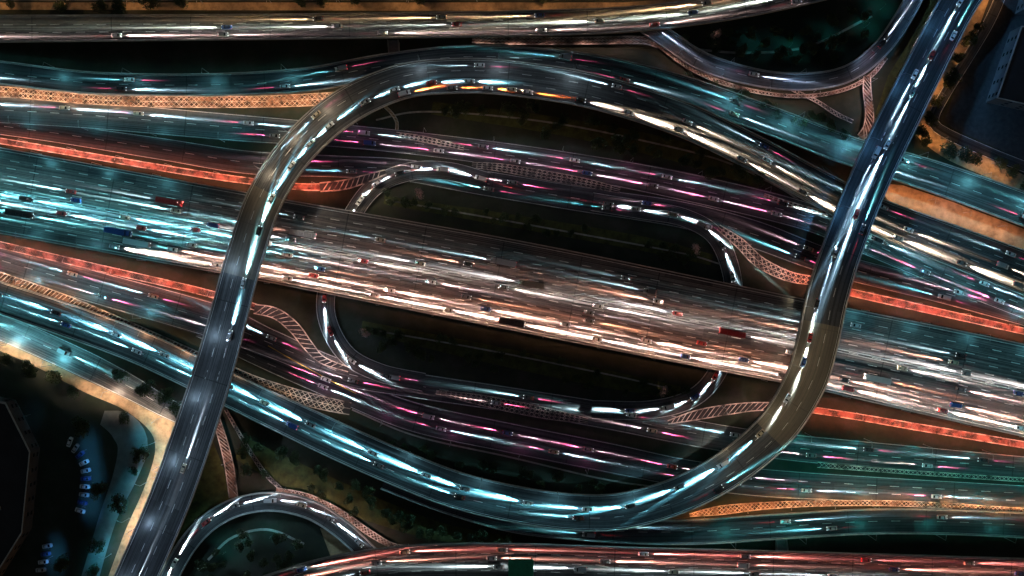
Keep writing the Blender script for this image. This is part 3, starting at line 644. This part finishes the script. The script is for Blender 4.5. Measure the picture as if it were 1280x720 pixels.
WHITE = (0.66, 0.94, 1.0); TEAL = (0.35, 0.95, 1.0); WARM = (1.0, 0.72, 0.5); ORG = (1.0, .42, .2); PINK = (1.5, .17, .42)
def lane(i, n=10): return -0.93 + 1.86 * (i + .5) / n      # 0 = right of the way of travel
N2 = ['bottom lane', 'second lane from the bottom', 'third lane from the bottom', 'fourth lane from the bottom', 'fifth lane from the bottom', 'fifth lane from the top', 'fourth lane from the top', 'third lane from the top', 'second lane from the top', 'top lane']
import sys
exec_lanes = [ # lane, from, to, gap, colour, power, tail, spill
 (0, 0.15, 1.0, 32, (1, .80, .68), 42, .2, .2), (1, 0.02, .23, 60, TEAL, 2.5, .3, 0), (1, .20, 1, 36, (1, .68, .56), 28, .8, .2),
 (2, .0, .3, 38, TEAL, 8, .1, .1), (2, .33, 1, 60, (1, .5, .32), 8, .8, .4), (3, 0, .28, 34, (.5, .92, 1), 26, .1, .3), (3, .3, .95, 62, (1, .74, .68), 12, .8, .4),
 (4, 0, .27, 36, (.35, .9, 1), 20, .1, .3), (4, .28, .98, 52, (1, .88, .80), 15, .5, .4), (5, 0.02, .3, 50, TEAL, 5, 0, .2), (5, .3, 1, 50, (.95, .92, .9), 15, .3, .4),
 (6, 0, .3, 46, (.5, .95, 1), 14, .1, .3), (6, .31, .98, 66, (1, .6, .45), 9, .6, .4), (7, .0, 1, 65, WHITE, 4, .4, .2), (8, .02, 1, 110, WHITE, 1.2, .3, .1)]
for (ln, a, b, gap, col, pw, tl, sp_) in exec_lanes:
    bw_ = .24 if pw > 8 else .18; gap = gap * 1.12
    pw *= (1, .8, .6, .7, .55, .55, .6, .8, 1, 1)[ln] if b > .5 else .8
    half = 'left ' if b < .5 else ('right ' if a > .1 else '')
    traffic('D', 'central highway', lane(ln), a, b, gap, 1 if ln < 5 else -1, head=col, power=pw, tail=tl, spill=sp_, reach=62, bw=bw_, mix=('car',) * 13 + ('van', 'van', 'bus', 'lorry'),
            lane_name=f"{N2[ln].replace(' lane', '').replace(' from the', ' from')} lane, {half}central highway")
# overpasses
traffic('A', 'left overpass', -.1, 0.01, (290, 430, 15), 60, 1, head=(.75, .9, 1), power=2.5, tail=.2, spill=.2, reach=50, lane_name='lower middle lane of the left overpass')
traffic('A', 'left overpass', -.34, (385, 172, 14), (600, 100, 10), 15, 1, reach=12, halo=.15, head=(.5, .9, 1), power=30, tail=.1, bw=.34, lane_name='upper bright middle lane of the left overpass')
traffic('A', 'left overpass', -.34, (283, 415, 15), (368, 190, 14), 21, 1, reach=20, head=(.5, .9, 1), power=36, tail=.1, spill=.3, bw=.34, lane_name='bright middle lane of the left overpass')
traffic('A', 'left overpass', -.72, (500, 103, 12), (660, 100, 10), 22, 1, head=(1, .36, .1), power=26, reach=13, halo=.2, tail=1.0, spill=.2, bw=.24, tcol=ORG, lane_name='amber inner lane of the left overpass')
traffic('A', 'left overpass', -.66, (640, 98, 10), 1.0, 24, 1, reach=26, head=(1, .86, .68), power=44, tail=.3, spill=.25, bw=.3, tcol=ORG, lane_name='inner lane of the left overpass')
traffic('A', 'left overpass', -.05, (860, 148, 6), .99, 34, 1, head=(1, .85, .66), power=9, tail=.6, bw=.22, tcol=ORG, lane_name='upper right middle lane of the left overpass')
traffic('A', 'left overpass', .62, (400, 150, 14), .98, 70, -1, head=WHITE, power=4, tail=8, spill=0, tcol=PINK, lane_name='outer lane of the left overpass')
traffic('B', 'right overpass', .05, .0, (1054, 300, 15), 25, 1, head=(.6, .88, 1), power=26, tail=.1, spill=.2, reach=30, bw=.22, lane_name='upper middle lane of the right overpass')
traffic('B', 'right overpass', -.3, (1150, 95, 13), (1030, 380, 15), 52, 1, head=(.6, .85, 1), power=7, tail=.1, reach=40, lane_name='upper right lane of the right overpass')
traffic('B', 'right overpass', -.42, (1030, 385, 15), (966, 540, 13), 15, 1, reach=11, halo=.15, head=(.8, .92, .9), power=28, tail=.1, bw=.34, lane_name='inner lane of the sandy span, right overpass')
traffic('B', 'right overpass', -.42, (955, 550, 13), (800, 632, 10), 19, 1, reach=20, head=(.42, .88, 1), power=36, tail=.1, spill=.25, bw=.3, lane_name='inner lane of the right overpass')
traffic('B', 'right overpass', -.2, (790, 636, 10), .985, 24, 1, reach=24, head=(.38, .88, 1), power=44, tail=.1, spill=.25, bw=.3, lane_name='bright lower lane of the right overpass')
traffic('B', 'right overpass', .3, (720, 640, 9), .985, 44, 1, head=(.4, .9, 1), power=9, tail=.1, bw=.22, lane_name='outer lower lane of the right overpass')
traffic('B', 'right overpass', .62, (1180, 40, 12), (800, 630, 10), 100, -1, head=TEAL, power=5, tail=2, lane_name='outer lane of the right overpass')
# slip roads
traffic('A2', 'upper slip road', -.45, .02, .98, 70, 1, head=WHITE, power=8.6, tail=9.5, tcol=PINK, lane_name='lower lane of the upper slip road')
traffic('A2', 'upper slip road', .45, .0, .98, 90, -1, head=TEAL, power=5.7, tail=6.8, tcol=PINK, lane_name='upper lane of the upper slip road')
traffic('G', 'lower slip road', .4, .1, .98, 60, 1, head=(.6, .95, 1), power=9.1, tail=4.1, lane_name='upper lane of the lower slip road')
traffic('G', 'lower slip road', -.4, .3, .98, 90, -1, head=TEAL, power=5.7, tail=2.0, lane_name='lower lane of the lower slip road')
# upper and lower highways
traffic('Ht', 'upper highway', -.62, .0, 1, 62, 1, reach=70, head=(1, .8, .75), power=6.5, tail=1.0, spill=.2, lane_name='bottom lane of the upper highway')
traffic('Ht', 'upper highway', 0, .3, 1, 50, -1, reach=62, head=(.9, 1, .9), power=10.4, tail=1.0, spill=.4, lane_name='middle lane of the upper highway')
traffic('Ht', 'upper highway', .62, .4, 1, 56, -1, reach=62, head=(1, .75, .45), power=7.8, tail=1.4, spill=.4, lane_name='top lane of the upper highway')
traffic('I', 'lower highway', .7, .1, .98, 52, 1, reach=60, head=(1, .42, .36), power=10.4, tail=2.0, spill=.3, lane_name='top lane of the lower highway')
traffic('I', 'lower highway', .23, .08, .98, 50, 1, reach=60, head=(1, .55, .45), power=10.4, tail=1.7, spill=.3, lane_name='second lane of the lower highway')
traffic('I', 'lower highway', -.23, .08, .98, 46, -1, reach=56, head=(.85, 1, 1), power=10.4, tail=1.4, spill=.3, lane_name='third lane of the lower highway')
# side roads
traffic('E1', 'upper side road', .4, .02, .98, 46, 1, head=WHITE, power=8.6, tail=13.6, tcol=PINK, lane_name='upper lane of the upper side road')
traffic('E1', 'upper side road', -.4, .28, .98, 36, 1, head=(1, .75, .85), power=3.9, tail=57.1, tcol=PINK, lane_name='lower lane of the upper side road')
traffic('E2', 'second side road', .4, .3, .98, 60, -1, head=(1, .7, .75), power=3.1, tail=52.5, tcol=PINK, lane_name='upper lane of the road above the highway')
traffic('E2', 'second side road', -.4, .35, .9, 50, -1, head=TEAL, power=9.1, tail=10.9, tcol=PINK, lane_name='lower lane of the road above the highway')
traffic('F1', 'third side road', .4, .02, .98, 52, -1, head=(.6, .95, 1), power=9.1, tail=12.2, tcol=PINK, lane_name='upper lane of the road below the highway')
traffic('F1', 'third side road', -.4, .02, .9, 55, -1, head=(1, .8, .8), power=3.4, tail=47.6, tcol=PINK, lane_name='lower lane of the road below the highway')
traffic('F2', 'lower side road', .3, .15, .7, 40, 1, head=(1, .7, .8), power=3.4, tail=61.9, tcol=PINK, lane_name='upper lanes of the lower side road')
traffic('F2', 'lower side road', -.3, .15, .98, 55, 1, head=(.7, .95, 1), power=7.5, tail=16.3, tcol=PINK, lane_name='lower lanes of the lower side road')
traffic('Ca', 'ring ramp', -.1, .02, .98, 15, 1, reach=15, bw=.3, head=(.8, .97, 1), halo=.15, power=32.3, tail=2.0, spill=.3, lane_name='left end of the ring ramp')
traffic('Cb', 'ring ramp', .0, .04, .98, 15, 1, reach=15, bw=.3, head=(.75, .97, 1), halo=.15, power=32.3, tail=2.0, spill=.3, lane_name='right end of the ring ramp')
traffic('J', 'upper loop ramp', .3, .06, .98, 48, 1, head=(.75, .85, 1), power=6.8, tail=2.0, lane_name='upper loop ramp')
traffic('K', 'lower loop ramp', .2, .08, .98, 18, 1, reach=13, head=(.8, .95, 1), power=32.0, tail=2.0, spill=.2, lane_name='lower loop ramp')
traffic('T', 'frontage road', .2, .05, .9, 50, 1, head=TEAL, power=8.1, tail=2.7, lane_name='frontage road at the left')
# parked cars lit blue
for i, (x, y, a) in enumerate([(88, 552, 70), (95, 560, 55), (101, 568, 40), (106, 578, 25), (108, 588, 12), (108, 598, 4), (107, 608, -4), (106, 618, -8), (104, 628, -12), (101, 638, -16), (60, 682, 10), (58, 692, 8), (55, 702, 6), (52, 712, 4)]):
    pc = ['white', 'silver', 'blue'][i % 3]
    vehicle('car', pc, W(x, y, .07), R(a), f'{pc} parked car, {ORD[i]} from the top in the blue-lit parking row', 'parked cars lit blue', power=0, tail=0)

# ------------------------------------------------------------------ street lamps, the teal and violet ones added for tint
def lamp_proto():
    bm = bmesh.new(); add_cyl(bm, (0, 0, 0), (0, 0, .5), .2, .17, 10); add_cyl(bm, (0, 0, .5), (0, 0, 9.6), .11, .07, 8)
    add_cyl(bm, (0, 0, 9.5), (1.9, 0, 10.1), .06, .045, 6); me1 = bpy.data.meshes.new('pole'); bm.to_mesh(me1); bm.free(); me1.materials.append(M_['steel'])
    bm = bmesh.new(); add_box(bm, (2.2, 0, 10.12), (.9, .32, .14), taper=.75); me2 = bpy.data.meshes.new('lamp_head'); bm.to_mesh(me2); bm.free(); me2.materials.append(M_['steel'])
    bm = bmesh.new(); add_box(bm, (2.25, 0, 10.03), (.6, .22, .03)); me3 = bpy.data.meshes.new('lens'); bm.to_mesh(me3); bm.free(); me3.materials.append(M_['lens_w'])
    return me1, me2, me3
LP = lamp_proto()
def lamp(pos, rz, col, energy, label, group, size=125, h=1.0, tilt=0, wx=1.0):
    o = empty('street_lamp', pos, rz); tag(o, label, 'street lamp', group)
    link_copy('pole', LP[0], o); hd = link_copy('lamp_head', LP[1], o)
    l = link_copy('lens', LP[2], hd); l.material_slots[0].link = 'OBJECT'; l.material_slots[0].material = M_['lens_w'] if col[0] > col[2] else M_['lens_c']
    s = bpy.data.objects.new('lamp_light', spot_data(col, energy * .0105 * LK, size, 1.0, 'Constant')); C.objects.link(s); s.parent = o; s.location = (2.25, 0, 9.95)
    s.rotation_euler = (0, R(-tilt), 0); s.scale = (wx, 1.9, 1)
    s.data.shadow_soft_size = .3
    for c in (o.children if h != 1 else ()): pass
    o.scale = (h, h, h)
    return o
def lamps(path, a, b, gap, side, off, col, energy, where, group, size=125, h=1.0):
    med = side == 0
    if med: gap = gap * 1.25; size = 150; h = .85; energy *= .9
    s = a * path.L; pts = []
    while s <= b * path.L:
        p, nn, t, w = path.at(s); q = p + nn * side * (w / 2 + off); dr = -nn * (side or 1); q -= dr * (1.6 if med else 0); pts.append((q, math.atan2(dr.y, dr.x))); s += gap
    pts.sort(key=lambda q: q[0].x)
    for i, (q, rz) in enumerate(pts): lamp(q, rz, col, energy, f'{ORD[i]} street lamp from the left {where}', group, size, h, 0 if med else 24, .5 if med else .8)
LT = (.22, .85, 1.0); LO = (1.0, .52, .27); LR = (1.0, .25, .14); LW = (1.0, .66, .42); LB = (.3, .55, 1.0); LG = (.05, .62, .58); LPK = (1.9, 1.15, 1.0)
K_ = 1.0; LK = .85
lamps(HM['o1'], .03, .98, 15, 0, 0, LO, 8000 * K_, 'on the upper left orange median', 'lamps on orange medians', 80, .5)
lamps(HM['r1'], .03, .98, 17, 0, 0, LR, 12000, 'on the upper left red median', 'lamps on red medians', 70, .5)
lamps(HM['r2'], .03, .98, 17, 0, 0, LR, 12000, 'on the lower left red median', 'lamps on red medians', 70, .5)
lamps(HM['r2b'], .1, .9, 16, 0, 0, LPK, 2400, 'on the wavy ladder median', 'lamps on red medians', 80, .5)
lamps(HM['o2'], .03, .98, 16, 0, 0, LO, 7000, 'on the lower left orange median', 'lamps on orange medians', 75, .5)
lamps(HM['o2b'], .08, .9, 16, 0, 0, LW, 2400, 'on the pale hexagon lattice median', 'lamps on orange medians', 90, .5)
lamps(HM['r3'], .03, .98, 17, 0, 0, LR, 12000, 'on the lower right red median', 'lamps on red medians', 70, .5)
lamps(HM['r4'], .03, .98, 17, 0, 0, LR, 12000, 'on the upper right red median', 'lamps on red medians', 70, .5)
lamps(HM['d4'], .1, .95, 15, 0, 0, LPK, 1500, 'on the crescent ladder median', 'lamps on red medians', 80, .5)
lamps(HM['d5'], .3, .95, 15, 0, 0, LPK, 1800, 'on the curved ladder median by the ring', 'lamps on red medians', 80, .5)
lamps(HM['o3'], .03, .98, 15, 0, 0, (1, .42, .16), 7500, 'on the lower right orange median', 'lamps on orange medians', 80, .5)
lamps(HM['t1'], .05, .95, 15, 1, -1, LPK, 1800, 'on the rope-pattern median', 'lamps on truss walkways', 80, .5)
lamps(HM['t2'], .08, .95, 17, 0, 0, LPK, 1500, 'on the upper truss walkway', 'lamps on truss walkways', 80, .5)
lamps(HM['t3'], .1, .95, 14, 0, 0, LPK, 1500, 'on the upper ladder footbridge', 'lamps on truss walkways', 70, .5)
lamps(HM['b1'], .1, .95, 14, 0, 0, LPK, 1300, 'on the lower ladder footbridge', 'lamps on truss walkways', 70, .5)
lamps(HM['b3'], .05, .95, 16, 0, 0, LPK, 2200, 'on the lower truss walkway', 'lamps on truss walkways', 80, .5)
# teal lamps added to tint the carriageways at both sides
D = ROADS['D']
lamps(D, .02, .2, 26, 1, .6, LT, 2000, 'added to tint left top edge of central highway', 'cool lamps', 140)
lamps(D, .02, .2, 26, -1, .6, LT, 2000, 'added to tint left bottom edge of central highway', 'cool lamps', 140)
lamps(D, .80, .99, 26, 1, .6, LT, 1700, 'added to tint right top edge of central highway', 'cool lamps', 140)
lamps(D, .80, .99, 26, -1, .6, LT, 1700, 'added to tint right bottom edge of central highway', 'cool lamps', 140)
lamps(D, .24, .76, 24, -1, .6, (1, .42, .24), 1800, 'along the middle bottom edge of the central highway', 'warm lamps', 140)
lamps(ROADS['A'], .0, .3, 30, 1, .6, (.5, .75, 1), 3500, 'along the lower stretch of the left overpass', 'cool lamps', 130)
lamps(ROADS['A'], .335, .405, 18, 1, .6, (1, .8, .55), 3600, 'added to warm the sandy span of the left overpass', 'warm lamps', 130)  # warm lamps added here to bring out the brown span
lamps(ROADS['A'], .47, .62, 32, 1, .6, (.55, .7, .8), 2200, 'along the bend of the left overpass', 'cool lamps', 130)
lamps(ROADS['B'], .0, .24, 30, -1, .6, (.15, .5, 1), 3500, 'along the upper stretch of the right overpass', 'cool lamps', 130)
lamps(ROADS['B'], .27, .42, 26, -1, .6, (.9, .75, .5), 2600, 'along the sandy span of the right overpass', 'warm lamps', 130)
lamps(ROADS['B'], .42, .9, 34, -1, .6, (.3, .8, 1), 2600, 'along the lower bend of the right overpass', 'cool lamps', 130)
lamps(ROADS['A2'], .68, .98, 28, 1, .6, LT, 4200, 'added to tint right stretch of upper slip road', 'cool lamps', 130)
lamps(ROADS['A2'], .02, .3, 34, 1, .6, LT, 1800, 'added to tint left stretch of upper slip road', 'cool lamps', 130)
lamps(ROADS['G'], .5, .98, 30, -1, .6, LG, 1800, 'along the lower slip road', 'green lamps', 130)
lamps(ROADS['F2'], .70, .98, 26, -1, .6, LG, 2400, 'along the right stretch of the lower side road', 'green lamps', 130)
lamps(ROADS['F1'], .76, .98, 26, 1, 1, LG, 2400, 'along the right stretch of the green-lit side road', 'green lamps', 130)
lamps(ROADS['F1'], .02, .2, 26, -1, .2, LT, 3500, 'added to tint the left road below the highway', 'cool lamps', 130)
lamps(ROADS['E1'], .0, .25, 30, -1, .6, LT, 1800, 'added to tint left stretch of upper side road', 'cool lamps', 130)
lamps(ROADS['E1'], .8, .98, 26, -1, .6, LT, 4200, 'added to tint right stretch of upper side road', 'cool lamps', 130)
lamps(ROADS['T'], .05, .6, 22, -1, .6, LT, 9000, 'added to tint the frontage road at the left', 'cool lamps', 130)
lamps(ROADS['J'], .1, .95, 32, 1, .6, (.3, .6, 1), 1800, 'along the upper loop ramp', 'cool lamps', 120, .8)
lamps(ROADS['K'], .1, .95, 32, 1, .6, (.4, .8, 1), 1800, 'along the lower loop ramp', 'cool lamps', 120, .8)
lamps(ROADS['E1'], .35, .72, 30, 1, .6, (.9, .22, .6), 600, 'added to tint the upper side road magenta', 'added violet lamps', 130)  # violet lamps added to give the side roads a purple haze
lamps(ROADS['F2'], .15, .5, 30, -1, .6, (.9, .22, .6), 600, 'added to tint the lower side road magenta', 'added violet lamps', 130)
SP = Path([(0, 428, 8, 0), (60, 462, 8, 0), (110, 485, 8, 0), (160, 500, 8, 0), (200, 525, 8, 0), (210, 560, 8, 0), (195, 610, 8, 0), (165, 670, 8, 0), (140, 730, 8, 0)])
lamps(SP, .02, .98, 20, 0, 0, (1, .76, .56), 15000, 'along the sandy path at the lower left', 'warm lamps', 130, .7)
SQ = Path([(1240, -10, 8, 0), (1205, 50, 8, 0), (1172, 115, 8, 0), (1152, 160, 8, 0), (1185, 185, 8, 0), (1240, 210, 8, 0), (1290, 235, 8, 0)])
lamps(SQ, .02, .98, 20, 0, 0, (1, .5, .2), 6000, 'along the orange path at the upper right', 'warm lamps', 130, .7)
SD = Path([(1105, 238, 8, .55), (1180, 262, 8, .55), (1290, 305, 8, .55)])
lamps(SD, .05, .95, 13, 0, 0, (1, .42, .2), 5500, 'on the broad dirt median at the right', 'warm lamps', 110, .6)
SH = Path([(-20, 8, 8, 0), (400, 8, 8, 0), (800, 4, 8, 0)])
lamps(SH, .02, .98, 24, 0, 0, (1, .55, .25), 2600, 'along the service strip at the top edge', 'warm lamps', 110, .6)
SB = Path([(188, 545, 8, 0), (190, 575, 8, 0), (165, 630, 8, 0), (130, 700, 8, 0)])
lamps(SB, .05, .95, 14, 0, 0, (.03, .62, .9), 6000, 'along the teal walkway at the lower left', 'cool lamps', 110, .5)
for i, (x, y) in enumerate(((108, 562), (114, 595), (110, 630), (66, 695), (38, 518))):
    lamp(W(x, y), 0, (.08, .4, 1), 7000 if i < 4 else 500, f'{ORD[i]} blue lamp post from the top beside the parking row', 'blue lamps', 100, .6)
for i, (x, y) in enumerate(((945, 62), (985, 60), (1035, 50), (1080, 35), (1100, 12))):
    lamp(W(x, y), 1, (.05, .7, .8), 3000, f'{ORD[i]} teal garden lamp from the left inside the upper loop', 'garden lamps', 120, .5)
for i, (x, y) in enumerate(((282, 690), (305, 675), (340, 670), (370, 680))):
    lamp(W(x, y), 1, (.1, .7, .8), 3000, f'{ORD[i]} teal garden lamp from the left inside the lower loop', 'garden lamps', 120, .5)
for i, (x, y) in enumerate(((525, 243), (868, 312), (457, 415), (828, 488), (893, 45))):
    lamp(W(x, y) + Vector((-1.2, 0, 0)), 0, (1, .7, .6), 900, f'lamp standing by the pink blossom tree, {ORD[i]} counted from the ring top left', 'blossom tree lamps', 60, .6)

bm = bmesh.new(); YP = Path([(335, 432, 6, .43), (375, 455, 6, .43), (410, 474, 6, .43), (445, 492, 6, .43)]); ribbon(bm, YP, -.12, .12, .02); o = from_bm('lane_marking', bm, M_['ypaint']); tag(o, kind='structure')
def stair_tower(x0, y0, x1, y1, label):
    a, b = W(x0, y0), W(x1, y1); c = (a + b) / 2; L = (b - a).length; rz = math.atan2((b - a).y, (b - a).x)
    root = empty('footbridge_stair', c, rz); n = 16
    bm = bmesh.new()
    for i in range(n): add_box(bm, (-L / 2 + (i + .5) * L / n, 0, .2 + i * .3), (L / n + .02, 4.0, .4))
    from_bm('stair_flight', bm, M_['pier'], root)
    for sd in (-1, 1):
        bm = bmesh.new()
        v = [bm.verts.new(q) for q in ((-L / 2, sd * 2.1, 0), (L / 2, sd * 2.1, 0), (L / 2, sd * 2.1, 6.2), (-L / 2, sd * 2.1, 1.4), (-L / 2, sd * 2.35, 0), (L / 2, sd * 2.35, 0), (L / 2, sd * 2.35, 6.2), (-L / 2, sd * 2.35, 1.4))]
        for f in ((0, 1, 2, 3), (7, 6, 5, 4), (0, 4, 5, 1), (1, 5, 6, 2), (2, 6, 7, 3), (3, 7, 4, 0)): bm.faces.new([v[k] for k in f])
        from_bm('side_wall', bm, M_['conc'], root)
    tag(root, label, 'stairs')
stair_tower(493, 78, 493, 54, 'grey concrete stair rising to the upper highway from the dark belt')
stair_tower(976, 672, 976, 698, 'grey concrete stair rising to the lower highway near bottom right')
hatch('small curved walkway joining the magenta side road to the left overpass', [(481, 133, 4), (490, 142, 4), (496, 152, 4), (496, 162, 4)], 'ladder', 1.6, .2, base='sand', z=3.0)
# green canopy over the lower highway
root = empty('footbridge_canopy', W(651, 706, 9)); bm = bmesh.new()
add_box(bm, (0, 0, 5.6), (10.6, 8.0, .25))
for k in range(9): add_box(bm, (-4.6 + k * 1.15, 0, 5.78), (.12, 7.9, .1))
from_bm('roof', bm, M_['green'], root)
for sx in (-1, 1):
    for sy in (-1, 1):
        bm = bmesh.new(); add_cyl(bm, (sx * 4.6, sy * 3.6, 0), (sx * 4.6, sy * 3.6, 5.47), .25, .25, 10); from_bm('post', bm, M_['steel'], root)
tag(root, 'green ribbed canopy spanning the lower highway near the bottom edge', 'canopy')

# ------------------------------------------------------------------ world, sun, camera
w = bpy.data.worlds.new('World'); scn.world = w; w.use_nodes = True; nt = w.node_tree
sky = nt.nodes.new('ShaderNodeTexSky'); sky.sky_type = 'NISHITA'; sky.sun_disc = False; sky.sun_elevation = R(2); sky.sun_rotation = R(120)
bg = nt.nodes['Background']; nt.links.new(sky.outputs[0], bg.inputs[0]); bg.inputs[1].default_value = 0.05
sl = bpy.data.lights.new('moon', 'SUN'); sl.energy = 0.03; sl.angle = R(.5); sl.color = (.6, .75, 1)
so = bpy.data.objects.new('moon', sl); C.objects.link(so); so.rotation_euler = (R(50), 0, R(120))
cd = bpy.data.cameras.new('camera'); co = bpy.data.objects.new('camera', cd); C.objects.link(co)
co.location = (0, 0, H); co.rotation_euler = (0, 0, 0); cd.sensor_width = 36; cd.lens = 36 * H / (1280 * S); cd.clip_end = 5000; cd.clip_start = 1
scn.camera = co
scn.view_settings.view_transform = 'Standard'; scn.view_settings.look = 'None'; scn.view_settings.exposure = 0
scn.cycles.max_bounces = 1; scn.cycles.diffuse_bounces = 0; scn.cycles.glossy_bounces = 1
scn.cycles.use_light_tree = True; scn.cycles.use_denoising = True
scn.cycles.sample_clamp_indirect = 2.0; scn.cycles.light_sampling_threshold = 0.001
print('vehicles', NV[0], 'lights', sum(1 for o in scn.objects if o.type == 'LIGHT'), 'objs', len(scn.objects))
